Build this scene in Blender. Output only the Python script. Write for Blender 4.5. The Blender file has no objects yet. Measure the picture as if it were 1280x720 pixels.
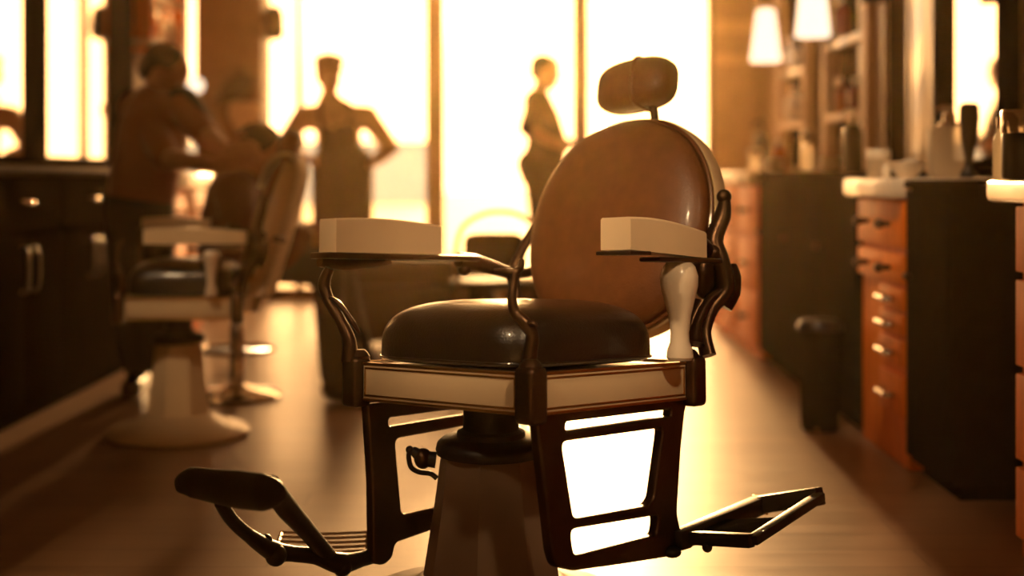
import bpy, bmesh, math, random
from mathutils import Vector, Matrix
random.seed(7)
sc = bpy.context.scene
C = sc.collection
PI = math.pi
F, EYE, HX, HY = 1600.0, 0.95, 640.0, 215.0      # focal length in pixels, eye height, vanishing point

def P(x, y, d):                                   # point of the place seen at pixel (x, y), d metres away
    return Vector(((x-HX)/F*d, d, EYE-(y-HY)/F*d))

# ------------------------------------------------------------------ materials
def nd(nt, typ, **kw):
    n = nt.nodes.new(typ)
    for k, v in kw.items():
        if k in n.inputs: n.inputs[k].default_value = v
        else: setattr(n, k, v)
    return n

def mat(name, col, rough=.5, metal=0., var=.12, scale=20., bump=0., coat=0., emit=None, es=0., spec=.5, trans=0., wood=False, sheen=0.):
    m = bpy.data.materials.new(name); m.use_nodes = True
    nt = m.node_tree; b = nt.nodes['Principled BSDF']
    tc = nd(nt, 'ShaderNodeTexCoord')
    mp = nd(nt, 'ShaderNodeMapping')
    nt.links.new(tc.outputs['Object'], mp.inputs['Vector'])
    if wood: mp.inputs['Scale'].default_value = (1, 1, .12)
    nz = nd(nt, 'ShaderNodeTexNoise', Scale=scale, Detail=6.)
    nt.links.new(mp.outputs[0], nz.inputs['Vector'])
    rp = nd(nt, 'ShaderNodeValToRGB')
    rp.color_ramp.elements[0].position = .3; rp.color_ramp.elements[1].position = .7
    rp.color_ramp.elements[0].color = (*[c*(1-var) for c in col], 1)
    rp.color_ramp.elements[1].color = (*[min(1, c*(1+var)) for c in col], 1)
    nt.links.new(nz.outputs['Fac'], rp.inputs['Fac'])
    nt.links.new(rp.outputs['Color'], b.inputs['Base Color'])
    b.inputs['Roughness'].default_value = rough
    b.inputs['Metallic'].default_value = metal
    b.inputs['Specular IOR Level'].default_value = spec
    b.inputs['Coat Weight'].default_value = coat
    b.inputs['Coat Roughness'].default_value = .08
    b.inputs['Transmission Weight'].default_value = trans
    b.inputs['Sheen Weight'].default_value = sheen
    if emit:
        b.inputs['Emission Color'].default_value = (*emit, 1); b.inputs['Emission Strength'].default_value = es
    if bump:
        bp = nd(nt, 'ShaderNodeBump', Strength=bump, Distance=.004)
        n2 = nd(nt, 'ShaderNodeTexNoise', Scale=scale*8, Detail=4.)
        nt.links.new(tc.outputs['Object'], n2.inputs['Vector'])
        nt.links.new(n2.outputs['Fac'], bp.inputs['Height'])
        nt.links.new(bp.outputs['Normal'], b.inputs['Normal'])
    return m

M = dict(
    leather = mat('black_brown_leather', (.011, .0055, .0035), .28, bump=.25, scale=30, coat=.3),
    back_leather = mat('brown_leather', (.175, .060, .015), .40, bump=.22, scale=30, coat=.10),
    enamel = mat('cream_enamel', (.80, .62, .40), .28, var=.05, scale=6, coat=.3),
    gold = mat('brass_trim', (.62, .36, .12), .3, 1., scale=15),
    bronze = mat('dark_bronze', (.085, .045, .024), .32, .85, scale=18, bump=.12),
    iron = mat('black_iron', (.02, .014, .011), .45, .4, scale=18, bump=.15),
    chrome = mat('chrome', (.75, .68, .6), .12, 1., var=.03),
    ivory = mat('ivory_porcelain', (.82, .68, .52), .25, var=.05, coat=.3),
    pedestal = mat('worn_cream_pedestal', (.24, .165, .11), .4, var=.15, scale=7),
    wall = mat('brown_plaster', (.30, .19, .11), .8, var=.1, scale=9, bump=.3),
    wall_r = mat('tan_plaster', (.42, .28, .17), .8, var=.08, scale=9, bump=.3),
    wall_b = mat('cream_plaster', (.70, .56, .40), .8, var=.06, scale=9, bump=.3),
    ceil = mat('ceiling_paint', (.68, .58, .46), .9, var=.05),
    frame = mat('window_wood', (.16, .075, .03), .45, wood=True, scale=25),
    blackpaint = mat('black_lacquer', (.010, .008, .007), .9, var=.2, spec=.0),
    darkcab = mat('dark_stained_wood', (.007, .0045, .003), .9, wood=True, scale=30, spec=.0),
    wood = mat('orange_oak', (.85, .22, .022), .5, wood=True, scale=35, var=.22, spec=.12),
    tanwood = mat('pale_tan_wood', (.60, .38, .22), .5, wood=True, scale=30),
    marble = mat('white_marble', (.86, .78, .68), .18, var=.08, scale=5),
    mirror = mat('silvered_mirror', (.86, .80, .70), .03, 1., var=.02),
    skin = mat('skin', (.55, .30, .19), .5, var=.06),
    hair = mat('dark_hair', (.018, .011, .008), .6, bump=.5, scale=40),
    shirt = mat('tan_shirt', (.40, .24, .14), .85, bump=.3, scale=50, sheen=.2),
    apron = mat('dark_brown_apron', (.05, .026, .015), .85, bump=.3, scale=50),
    trousers = mat('dark_trousers', (.03, .022, .018), .85, bump=.3, scale=50),
    jeans = mat('blue_grey_jeans', (.05, .05, .06), .85, bump=.3, scale=50),
    shoe = mat('brown_shoe', (.03, .018, .01), .4),
    cap = mat('tan_cap', (.38, .22, .12), .85, bump=.3, scale=50),
    rust = mat('rust_shirt', (.30, .085, .025), .8, bump=.3, scale=50, sheen=.2),
    darkcloth = mat('dark_vest_cloth', (.018, .011, .009), .85, bump=.3, scale=50),
    cape = mat('dark_red_cape', (.12, .022, .010), .6, bump=.2, scale=40),
    towel = mat('white_towel', (.85, .76, .64), .95, bump=.8, scale=60),
    white = mat('white_plastic', (.85, .77, .65), .35, var=.04),
    black = mat('black_plastic', (.012, .010, .009), .35),
    amber = mat('amber_bottle', (.30, .10, .02), .15, var=.1, coat=.5),
    redb = mat('dark_red_bottle', (.22, .05, .03), .2),
    paleglass = mat('pale_glass', (.80, .72, .58), .12, var=.05, trans=.55),
    lamp = mat('lit_lamp_shade', (.9, .85, .75), .6, var=.02, emit=(1., .82, .58), es=1.6),
    pave = mat('pavement', (.55, .48, .40), .8, bump=.3),
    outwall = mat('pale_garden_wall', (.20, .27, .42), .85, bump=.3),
    bench = mat('bench_leather', (.016, .007, .004), .6, bump=.25, spec=.15),
)

def floor_mat():
    m = bpy.data.materials.new('polished_plank_floor'); m.use_nodes = True
    nt = m.node_tree; b = nt.nodes['Principled BSDF']
    tc = nd(nt, 'ShaderNodeTexCoord'); mp = nd(nt, 'ShaderNodeMapping')
    nt.links.new(tc.outputs['Object'], mp.inputs['Vector'])
    br = nd(nt, 'ShaderNodeTexBrick', Scale=1., **{'Mortar Size': .0015, 'Brick Width': 1.6, 'Row Height': .14})
    br.offset = .37
    br.inputs['Color1'].default_value = (.40, .245, .15, 1); br.inputs['Color2'].default_value = (.34, .205, .125, 1)
    br.inputs['Mortar'].default_value = (.16, .09, .055, 1)
    nt.links.new(mp.outputs[0], br.inputs['Vector'])
    mp2 = nd(nt, 'ShaderNodeMapping'); mp2.inputs['Scale'].default_value = (1.2, 14, 1)
    nt.links.new(tc.outputs['Object'], mp2.inputs['Vector'])
    nz = nd(nt, 'ShaderNodeTexNoise', Scale=1.6, Detail=6.)
    nt.links.new(mp2.outputs[0], nz.inputs['Vector'])
    mx = nd(nt, 'ShaderNodeMixRGB', blend_type='MULTIPLY', Fac=.35)
    nt.links.new(br.outputs['Color'], mx.inputs['Color1']); nt.links.new(nz.outputs['Fac'], mx.inputs['Color2'])
    nt.links.new(mx.outputs[0], b.inputs['Base Color'])
    mr = nd(nt, 'ShaderNodeMapRange')
    mr.inputs['To Min'].default_value = .27; mr.inputs['To Max'].default_value = .38
    nt.links.new(nz.outputs['Fac'], mr.inputs['Value']); nt.links.new(mr.outputs[0], b.inputs['Roughness'])
    b.inputs['Specular IOR Level'].default_value = .6
    bp = nd(nt, 'ShaderNodeBump', Strength=.12, Distance=.002)
    nt.links.new(nz.outputs['Fac'], bp.inputs['Height']); nt.links.new(bp.outputs['Normal'], b.inputs['Normal'])
    return m
def translucent(name, col, k, rough):
    m = mat(name, col, rough, var=.05); nt = m.node_tree
    b = nt.nodes['Principled BSDF']; tl_ = nd(nt, 'ShaderNodeBsdfTranslucent'); tl_.inputs['Color'].default_value = (*col, 1)
    mx = nd(nt, 'ShaderNodeMixShader'); mx.inputs[0].default_value = k
    nt.links.new(b.outputs[0], mx.inputs[1]); nt.links.new(tl_.outputs[0], mx.inputs[2])
    nt.links.new(mx.outputs[0], nt.nodes['Material Output'].inputs['Surface'])
    return m
M['paleglass'] = translucent('pale_frosted_glass', (.88, .80, .68), .6, .15)
M['amber'] = translucent('amber_glass', (.60, .22, .04), .5, .15)
M['shirt'] = translucent('tan_shirt', (.66, .44, .28), .45, .9)
M['gloss'] = mat('cream_gloss_paint', (.86, .74, .58), .22, var=.04, coat=.5)
M['mattetop'] = mat('matte_worktop', (.10, .07, .05), .9, spec=.05)
def clear_glass(m, k):
    nt = m.node_tree; out = nt.nodes['Material Output']; src = out.inputs['Surface'].links[0].from_socket
    tr = nd(nt, 'ShaderNodeBsdfTransparent'); tr.inputs['Color'].default_value = (.96, .92, .84, 1)
    mx = nd(nt, 'ShaderNodeMixShader'); mx.inputs[0].default_value = k
    nt.links.new(src, mx.inputs[1]); nt.links.new(tr.outputs[0], mx.inputs[2]); nt.links.new(mx.outputs[0], out.inputs['Surface'])
clear_glass(M['paleglass'], .45)
M['floor'] = floor_mat()

def glass_mat():
    m = bpy.data.materials.new('window_glass'); m.use_nodes = True
    nt = m.node_tree; nt.nodes.remove(nt.nodes['Principled BSDF'])
    out = nt.nodes['Material Output']
    tr = nd(nt, 'ShaderNodeBsdfTransparent'); tr.inputs['Color'].default_value = (.97, .96, .93, 1)
    gl = nd(nt, 'ShaderNodeBsdfGlossy', Roughness=.02)
    fr = nd(nt, 'ShaderNodeFresnel', IOR=1.45)
    mx = nd(nt, 'ShaderNodeMixShader')
    nt.links.new(fr.outputs[0], mx.inputs[0]); nt.links.new(tr.outputs[0], mx.inputs[1]); nt.links.new(gl.outputs[0], mx.inputs[2])
    nt.links.new(mx.outputs[0], out.inputs['Surface'])
    return m
M['glass'] = glass_mat()

# ------------------------------------------------------------------ mesh helpers
def box(bm, c, s, rot=None, bevel=0., seg=2):
    t = bmesh.new()
    bmesh.ops.create_cube(t, size=1)
    for v in t.verts: v.co = Vector((v.co.x*s[0], v.co.y*s[1], v.co.z*s[2]))
    if bevel: bmesh.ops.bevel(t, geom=list(t.edges), offset=bevel, segments=seg, affect='EDGES', profile=.5)
    mtx = Matrix.Translation(Vector(c)) @ (rot.to_4x4() if rot else Matrix())
    t.transform(mtx); merge(bm, t)

def merge(bm, t):
    vs = {v: bm.verts.new(v.co) for v in t.verts}
    for f in t.faces:
        try: bm.faces.new([vs[v] for v in f.verts])
        except ValueError: pass
    t.free()

def boxb(bm, lo, hi, bevel=0.):
    lo, hi = Vector(lo), Vector(hi)
    box(bm, (lo+hi)/2, hi-lo, None, bevel)

def rings(bm, rs, cap=True, closed=False):
    vr = [[bm.verts.new(p) for p in r] for r in rs]
    n = len(vr[0]); k = len(vr)
    for i in range(k if closed else k-1):
        a, b = vr[i], vr[(i+1) % k]
        for j in range(n): bm.faces.new((a[j], a[(j+1) % n], b[(j+1) % n], b[j]))
    if cap and not closed:
        bm.faces.new(vr[0][::-1]); bm.faces.new(vr[-1])

def lathe(bm, prof, c=(0, 0, 0), seg=28, mtx=None, phase=0.):
    c = Vector(c); rs = []
    for r, z in prof:
        ring = [Vector((r*math.cos(phase+2*PI*j/seg), r*math.sin(phase+2*PI*j/seg), z)) for j in range(seg)]
        rs.append([(mtx @ p if mtx else p)+c for p in ring])
    rings(bm, rs)

def spline(pts, n=6):
    pts = [Vector(p) for p in pts]
    if len(pts) < 3: return pts
    out = []
    for i in range(len(pts)-1):
        p0, p1, p2, p3 = pts[max(i-1, 0)], pts[i], pts[i+1], pts[min(i+2, len(pts)-1)]
        for k in range(n):
            t = k/n
            out.append(.5*((2*p1)+(p2-p0)*t+(2*p0-5*p1+4*p2-p3)*t*t+(3*p1-p0-3*p2+p3)*t**3))
    out.append(pts[-1]); return out

def tube(bm, pts, r, seg=12, smooth=True, closed=False, flat=1., n=6):
    rr = r if isinstance(r, (list, tuple)) else [r]*len(pts)
    if smooth and not closed:
        q = spline([(*p, ) for p in pts], n)
        m = len(pts)-1
        R = []
        for i in range(len(q)):
            t = i/(len(q)-1)*m; a = min(int(t), m-1); R.append(rr[a]+(rr[a+1]-rr[a])*(t-a))
        pts, rr = q, R
    pts = [Vector(p) for p in pts]
    N = len(pts); up = None; rs = []
    for i in range(N):
        if closed: d = pts[(i+1) % N]-pts[i-1]
        else: d = pts[min(i+1, N-1)]-pts[max(i-1, 0)]
        d.normalize()
        if up is None: up = Vector((0, 0, 1)) if abs(d.z) < .9 else Vector((1, 0, 0))
        s = d.cross(up).normalized(); up = s.cross(d).normalized()
        rs.append([pts[i]+(s*math.cos(a)*flat+up*math.sin(a))*rr[i] for a in [2*PI*j/seg for j in range(seg)]])
    rings(bm, rs, closed=closed)

def ball(bm, c, r, seg=16, rot=None):
    if not isinstance(r, (tuple, list, Vector)): r = (r, r, r)
    t = bmesh.new(); bmesh.ops.create_uvsphere(t, u_segments=seg, v_segments=max(8, seg//2+2), radius=1)
    for v in t.verts: v.co = Vector((v.co.x*r[0], v.co.y*r[1], v.co.z*r[2]))
    t.transform(Matrix.Translation(Vector(c)) @ (rot.to_4x4() if rot else Matrix())); merge(bm, t)

def bar(bm, a, b, w, t, up=(0, 0, 1), bevel=.004):
    a, b = Vector(a), Vector(b); z = (b-a); L = z.length; z.normalize()
    x = Vector(up).cross(z)
    if x.length < 1e-3: x = Vector((1, 0, 0))
    x.normalize(); y = z.cross(x)
    box(bm, (a+b)/2, (t, w, L), Matrix((x, y, z)).transposed(), bevel)

def pillow(bm, a, b, h, e1=.5, e2=.4, nu=64, nv=20, mtx=None, hl=None):
    f = lambda v, e: math.copysign(abs(v)**e, v)
    rs = []
    for i in range(1, nv):
        t = -PI/2+PI*i/nv; r, z = f(math.cos(t), e1), f(math.sin(t), e1)
        zz = z*(h if z > 0 or hl is None else hl)
        rs.append([Vector((a*r*f(math.cos(u), e2), b*r*f(math.sin(u), e2), zz)) for u in [2*PI*j/nu for j in range(nu)]])
    if mtx: rs = [[mtx @ p for p in r] for r in rs]
    rings(bm, rs)

def obj(name, bm, material, parent=None, smooth=True, tilt=None, angle=.7):
    if tilt: bm.transform(tilt)
    bmesh.ops.recalc_face_normals(bm, faces=list(bm.faces))
    me = bpy.data.meshes.new(name); bm.to_mesh(me); bm.free()
    return link(name, me, material, parent, smooth, angle)

def link(name, me, material, parent=None, smooth=True, angle=.7):
    me.materials.clear(); me.materials.append(material)
    if smooth:
        me.polygons.foreach_set('use_smooth', [True]*len(me.polygons))
        try: me.set_sharp_from_angle(angle=angle)
        except Exception: pass
    o = bpy.data.objects.new(name, me); C.objects.link(o)
    if parent: o.parent = parent
    return o

def tag(o, label=None, cat=None, group=None, kind=None):
    if label: o['label'] = label
    if cat: o['category'] = cat
    if group: o['group'] = group
    if kind: o['kind'] = kind
    return o

def empty(name, loc=(0, 0, 0), rz=0., label=None, cat=None, group=None):
    o = bpy.data.objects.new(name, None); C.objects.link(o)
    o.location = loc; o.rotation_euler = (0, 0, rz); o.empty_display_size = .1
    return tag(o, label, cat, group)

def struct(name, bm, material, parent=None, smooth=False):
    o = obj(name, bm, material, parent, smooth)
    if not parent: o['kind'] = 'structure'
    return o

def bmnew(): return bmesh.new()

def evalmesh(o):
    dg = bpy.context.evaluated_depsgraph_get(); dg.update()
    me = bpy.data.meshes.new_from_object(o.evaluated_get(dg))
    old = o.data; bpy.data.objects.remove(o)
    return me

def plate_mesh(outer, holes, thick, bev, mtx):
    """a plate of the given outline (2D) with round-cornered holes, extruded"""
    cu = bpy.data.curves.new('plate', 'CURVE'); cu.dimensions = '2D'; cu.fill_mode = 'BOTH'
    cu.extrude = max(1e-4, thick/2-bev); cu.bevel_depth = bev; cu.bevel_resolution = 2; cu.offset = -bev
    for pts in [outer]+holes:
        s = cu.splines.new('POLY'); s.points.add(len(pts)-1); s.use_cyclic_u = True
        for q, p in zip(s.points, pts): q.co = (p[0], p[1], 0, 1)
    o = bpy.data.objects.new('plate', cu); C.objects.link(o)
    me = evalmesh(o); bpy.data.curves.remove(cu)
    me.transform(mtx); return me

def fillet(pts, r, n=5):
    out = []; N = len(pts)
    for i in range(N):
        p0, p1, p2 = Vector(pts[i-1]), Vector(pts[i]), Vector(pts[(i+1) % N])
        a, b = (p0-p1), (p2-p1); rr = min(r, a.length*.45, b.length*.45)
        a, b = p1+a.normalized()*rr, p1+b.normalized()*rr
        for k in range(n+1):
            t = k/n; out.append((1-t)**2*a+2*t*(1-t)*p1+t*t*b)
    return out

# ------------------------------------------------------------------ camera, light, sky
cam = bpy.data.cameras.new('camera'); co = bpy.data.objects.new('camera', cam); C.objects.link(co)
co.location = (0, 0, EYE); co.rotation_euler = (PI/2, 0, 0)
cam.sensor_width = 36; cam.lens = 36*F/1280; cam.shift_y = -(360-HY)/1280
cam.clip_start = .05; cam.clip_end = 300
cam.dof.use_dof = True; cam.dof.focus_distance = 2.62; cam.dof.aperture_fstop = 1.25
sc.camera = co
sc.view_settings.view_transform = 'Standard'; sc.view_settings.look = 'None'
sc.view_settings.exposure = 0.; sc.view_settings.gamma = 1.; sc.view_settings.use_curve_mapping = False
cy = sc.cycles
cy.use_denoising = True; cy.max_bounces = 8; cy.diffuse_bounces = 4; cy.glossy_bounces = 5
cy.transparent_max_bounces = 12; cy.transmission_bounces = 6; cy.volume_bounces = 0
cy.sample_clamp_indirect = 12.; cy.caustics_reflective = False; cy.caustics_refractive = False

SKY = (1., .52, .20); SKY_S = 9.
SUN_S = 8.
SPOT_L, SPOT_R, SPOT_F, SPOT_C = 240., 150., 95., 150.
HAZE_D, HAZE_G = .0024, .89
w = bpy.data.worlds.new('bright_sky'); sc.world = w; w.use_nodes = True
bg = w.node_tree.nodes['Background']; bg.inputs[0].default_value = (*SKY, 1); bg.inputs[1].default_value = SKY_S

sl = bpy.data.lights.new('low_sun', 'SUN'); so = bpy.data.objects.new('low_sun', sl); C.objects.link(so)
sl.energy = SUN_S; sl.color = (1., .56, .22); sl.angle = math.radians(4.)
sd = Vector(((705-HX)/F, 1, math.tan(math.radians(7.5)))).normalized()
so.rotation_euler = (-sd).to_track_quat('-Z', 'Y').to_euler(); so.location = (2, 14, 3)

# ------------------------------------------------------------------ the room
XL, XR, YB, YW, ZC = -2.4, 1.8, -3., 9.5, 2.9
T = .12
def wpx(x): return (x-HX)/F*YW
bm = bmnew(); boxb(bm, (XL-T, YB-T, -.1), (XR+T, YW+.15, 0)); struct('floor', bm, M['floor'])
bm = bmnew(); boxb(bm, (XL-T, YB-T, ZC), (XR+T, YW+.15, ZC+.1)); struct('ceiling', bm, M['ceil'])
SW0, SW1, SZ0, SZ1 = 8.02, 8.70, 1.80, 2.52
bm = bmnew()
boxb(bm, (XL-T, YB, 0), (XL, SW0, ZC)); boxb(bm, (XL-T, SW1, 0), (XL, YW, ZC))
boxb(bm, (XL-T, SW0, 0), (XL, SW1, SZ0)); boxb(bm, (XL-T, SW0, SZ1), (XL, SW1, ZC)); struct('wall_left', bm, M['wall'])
bm = bmnew()
boxb(bm, (XL-.09, SW0, SZ0), (XL-.05, SW0+.03, SZ1)); boxb(bm, (XL-.09, SW1-.03, SZ0), (XL-.05, SW1, SZ1))
boxb(bm, (XL-.09, SW0+.03, SZ0), (XL-.05, SW1-.03, SZ0+.03)); boxb(bm, (XL-.09, SW0+.03, SZ1-.03), (XL-.05, SW1-.03, SZ1))
sw = struct('window_6', bm, M['frame'])
bm = bmnew(); boxb(bm, (XL-.075, SW0+.03, SZ0+.03), (XL-.068, SW1-.03, SZ1-.03)); obj('pane', bm, M['glass'], sw, False)
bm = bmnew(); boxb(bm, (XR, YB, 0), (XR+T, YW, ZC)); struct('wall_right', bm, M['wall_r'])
bm = bmnew(); boxb(bm, (XL-T, YB-T, 0), (XR+T, YB, ZC)); struct('wall_back', bm, M['wall_b'])
# window wall: piers and a head beam
bm = bmnew()
boxb(bm, (wpx(255), YW-.25, 0), (wpx(335), YW+.1, 2.62))
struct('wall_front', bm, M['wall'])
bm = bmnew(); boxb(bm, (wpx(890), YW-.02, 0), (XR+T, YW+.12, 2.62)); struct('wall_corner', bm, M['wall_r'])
bm = bmnew(); boxb(bm, (XL-T, YW-.02, 2.62), (XR+T, YW+.12, ZC)); struct('trim_1', bm, M['frame'])
bm = bmnew()
for z, h in ((.30, .06), (1.75, .07), (1.98, .09)):
    boxb(bm, (wpx(893), YW-.05, z), (XR, YW-.02, z+h), .006)
struct('trim_2', bm, M['tanwood'])

def window(n, x0, x1, fl, fr):
    """one full-height pane between pixels x0..x1 with jambs fl, fr metres wide"""
    a, b = wpx(x0), wpx(x1)
    bm = bmnew()
    if fl: boxb(bm, (a, YW-.04, 0), (a+fl, YW+.08, 2.62), .006)
    if fr: boxb(bm, (b-fr, YW-.04, 0), (b, YW+.08, 2.62), .006)
    boxb(bm, (a+fl, YW-.03, 0), (b-fr, YW+.07, .09), .006)
    boxb(bm, (a+fl, YW-.03, 2.54), (b-fr, YW+.07, 2.62), .006)
    o = struct('window_%d' % n, bm, M['frame'])
    bm = bmnew(); boxb(bm, (a+fl, YW+.01, .09), (b-fr, YW+.022, 2.54))
    obj('pane', bm, M['glass'], o, False)
    return o
window(1, 228, 255, .02, .0)
window(2, 335, 374, .0, .022)
window(3, 374, 544, .022, .066)
window(4, 544, 726, .066, .054)
window(5, 726, 890, .054, .03)

# outside: pavement and a low pale wall opposite the left panes
bm = bmnew(); boxb(bm, (-25, YW+.15, -.12), (25, 60, -.02)); struct('ground_outside', bm, M['pave'])
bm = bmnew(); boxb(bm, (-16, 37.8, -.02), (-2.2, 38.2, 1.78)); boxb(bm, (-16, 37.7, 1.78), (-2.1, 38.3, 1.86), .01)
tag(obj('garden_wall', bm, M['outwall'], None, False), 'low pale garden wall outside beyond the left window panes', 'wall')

# ------------------------------------------------------------------ the barber chair
MC = Vector((.027, 2.74, 0)); MA = math.radians(-43.7)
MR = Matrix.Translation(MC) @ Matrix.Rotation(MA, 4, 'Z')
TC = Vector((0, 0, .50))
ax = Matrix.Rotation(-MA, 3, 'Z') @ Vector((1, 0, 0))
MT = Matrix.Translation(TC) @ Matrix.Rotation(math.radians(-5.), 4, ax) @ Matrix.Translation(-TC)
IU = MR.inverted(); IT = (MR @ MT).inverted()
def U(x, y, d): return IU @ P(x, y, d)              # in the chair's frame
def V(x, y, d): return IT @ P(x, y, d)              # in the frame of its tilted upper part
def onx(x, y, lx):                                  # pixel ray meets the plane local x = lx of the tilted part
    a, b = IT @ Vector((0, 0, EYE)), IT @ P(x, y, 3.)
    t = (lx-a.x)/(b.x-a.x); return a+(b-a)*t

H = .25           # half the seat frame
ZT, ZB = .543, .466

def barber_chair(name, loc, rz, scale, tilt, label, group, full=True, recline=14, back_dz=0., head_dz=0.):
    r = empty(name, loc, rz, label, 'barber chair', group); r.scale = scale
    tl = MT if tilt else None
    # pedestal: eight-sided tapering column on a round flared base
    pc = IU @ Vector((-.045, 2.73, 0))
    bm = bmnew()
    ph = PI/8-MA+math.radians(12)
    lathe(bm, [(.150, .075), (.146, .10), (.138, .15), (.128, .21), (.119, .27), (.112, .325), (.108, .348), (.100, .352)], pc, 8, None, ph)
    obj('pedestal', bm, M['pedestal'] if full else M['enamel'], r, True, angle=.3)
    bm = bmnew()
    lathe(bm, [(.31, 0.), (.32, .008), (.32, .018), (.30, .032), (.24, .045), (.19, .06), (.165, .078), (.15, .084)], pc, 48)
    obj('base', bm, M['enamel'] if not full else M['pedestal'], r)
    bm = bmnew()
    lathe(bm, [(.105, .350), (.116, .352), (.118, .360), (.115, .374), (.104, .384), (.08, .388)], pc, 40)
    lathe(bm, [(.074, .384), (.072, .398), (.060, .403), (.058, .47)], pc, 32)
    obj('collar', bm, M['iron'], r)
    # crank lever on the left of the collar
    lv = obj('lever', lever_bm(), M['iron'], r)
    bm = bmnew(); ball(bm, U(529, 573, 2.70), (.020, .020, .022), 16); obj('knob', bm, M['bronze'], lv)
    # seat frame: bottom tray, four posts, four enamel panels with brass lines
    bm = bmnew()
    boxb(bm, (-H+.012, -H+.012, ZB+.004), (H-.012, H-.012, ZT-.004))
    box(bm, (pc.x*.6, pc.y*.6, ZB-.004), (.2, .2, .03), None, .006)
    obj('seat_frame', bm, M['enamel'], r, False, tl)
    for sx, sy in ((-1, -1), (1, -1), (1, 1), (-1, 1)):
        bm = bmnew()
        box(bm, (sx*(H+.004), sy*(H+.004), (ZT+ZB)/2-.002), (.050, .050, ZT-ZB+.030), Matrix.Rotation(PI/4, 3, 'Z') if False else None, .012, 3)
        lathe(bm, [(.021, ZT+.008), (.023, ZT+.013), (.019, ZT+.02), (.012, ZT+.027)], (sx*H, sy*H, 0), 16)
        obj('corner_post', bm, M['bronze'], r, True, tl)
    for k in range(4):
        rot = Matrix.Rotation(k*PI/2, 4, 'Z')
        bm = bmnew(); box(bm, (0, -H-.003, (ZT+ZB)/2), (2*H-.048, .012, ZT-ZB), None, .003)
        bm.transform(rot); pn = obj('panel', bm, M['enamel'], r, True, tl)
        bm = bmnew()
        for z in (ZT-.010, ZB+.010): box(bm, (0, -H-.0095, z), (2*H-.062, .004, .0035), None, .001)
        for x in (-1, 1): box(bm, (x*(H-.032), -H-.0095, (ZT+ZB)/2), (.0035, .004, ZT-ZB-.0165), None, .001)
        for z in (ZT-.001, ZB+.001): box(bm, (0, -H-.006, z), (2*H-.05, .012, .006), None, .002)
        bm.transform(rot); obj('brass_line', bm, M['gold'], pn, True, tl)
    # cushion
    bm = bmnew(); pillow(bm, .236, .236, .118, .60, .42, 80, 30, Matrix.Translation((-.014, -.012, .560)), .020)
    cu = obj('seat_cushion', bm, M['leather'], r, True, tl, 3.)
    f = lambda v, e: math.copysign(abs(v)**e, v)
    bm = bmnew(); tube(bm, [(-.014+.237*f(math.cos(a), .42), -.012+.237*f(math.sin(a), .42), .556) for a in [2*PI*i/96 for i in range(96)]], .0028, 8, closed=True)
    obj('piping', bm, M['leather'], cu, True, tl)
    # backrest
    rc = math.radians(recline)
    BM = Matrix.Translation((-.020, .352, .846+back_dz)) @ Matrix.Rotation(-rc, 4, 'X')
    def out(s, k=1.): 
        res = []
        for i in range(72):
            a = 2*PI*i/72; c, q = math.cos(a), math.sin(a)
            x = .264*f(c, 2/2.35); z = .262*f(q, 2/2.35)
            x *= 1-.10*max(0, z/.262)**1.5
            res.append((x*s, z*s))
        return res
    bm = bmnew()
    rs = []
    for s, y in ((.55, .070), (.82, .067), (.95, .056), (1.0, .040), (1.0, .006), (.985, 0.), (.5, 0.)):
        rs.append([BM @ Vector((x, y, z)) for x, z in out(s*1.035)])
    rings(bm, rs); sh = obj('back_shell', bm, M['enamel'], r, True, tl)
    bm = bmnew(); rs = []
    for s, y in ((.3, -.002), (.97, -.002), (1., -.010), (.99, -.024), (.96, -.034), (.9, -.044), (.8, -.052), (.65, -.059), (.45, -.064), (.25, -.066), (.08, -.067)):
        rs.append([BM @ Vector((x, y, z)) for x, z in out(s*.985)])
    rings(bm, rs); pad = obj('backrest', bm, M['back_leather'], r, True, tl, 3.)
    bm = bmnew(); tube(bm, [BM @ Vector((x, -.006, z)) for x, z in out(1.0)], .005, 8, closed=True)
    obj('piping', bm, M['back_leather'], pad, True, tl)
    # headrest on its stem
    bm = bmnew()
    HM = BM @ Matrix.Translation((-.002, -.012, .352+head_dz)) @ Matrix.Rotation(math.radians(-5), 4, 'Y')
    pillow(bm, .112, .050, .062, .6, .75, 48, 22, HM)
    hr = obj('headrest', bm, M['back_leather'], r, True, tl, 3.)
    bm = bmnew(); pillow(bm, .014, .053, .066, .6, .8, 24, 18, HM @ Matrix.Translation((.02, 0, .001)))
    obj('strap', bm, M['back_leather'], hr, True, tl, 3.)
    bm = bmnew()
    tube(bm, [BM @ Vector(p) for p in ((.05, .02, .24), (.05, .01, .27+head_dz*.4), (.045, 0, .30+head_dz), (.03, -.008, .32+head_dz))], [.012, .010, .011, .02], 12)
    ball(bm, BM @ Vector((.03, -.008, .305+head_dz)), (.030, .02, .012))
    obj('headrest_stem', bm, M['bronze'], r, True, tl)
    # near (right) armrest, its turned ivory support and the bracket to the back
    bm = bmnew(); arm_block(bm, .262, .338, *((-.058, .196, .776, .838) if full else (-.13, .30, .742, .792)), .012, .06 if full else 0.)
    obj('armrest', bm, M['enamel'], r, True, tl)
    bm = bmnew(); dz = 0 if full else -.034
    boxb(bm, (.256, -.067, .766+dz), (.344, .0, .774+dz), .002); boxb(bm, (.272, .05, .754+dz), (.328, .27, .764+dz), .004)
    obj('arm_plate', bm, M['bronze'], r, True, tl)
    bm = bmnew()
    lathe(bm, [(.024, .552), (.028, .558), (.026, .575), (.020, .59), (.019, .61), (.024, .645), (.033, .68), (.039, .705), (.040, .725+dz), (.034, .745+dz), (.022, .759+dz)], (.30, .150, 0), 28)
    obj('arm_support', bm, M['ivory'], r, True, tl)
    bm = bmnew()
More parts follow.
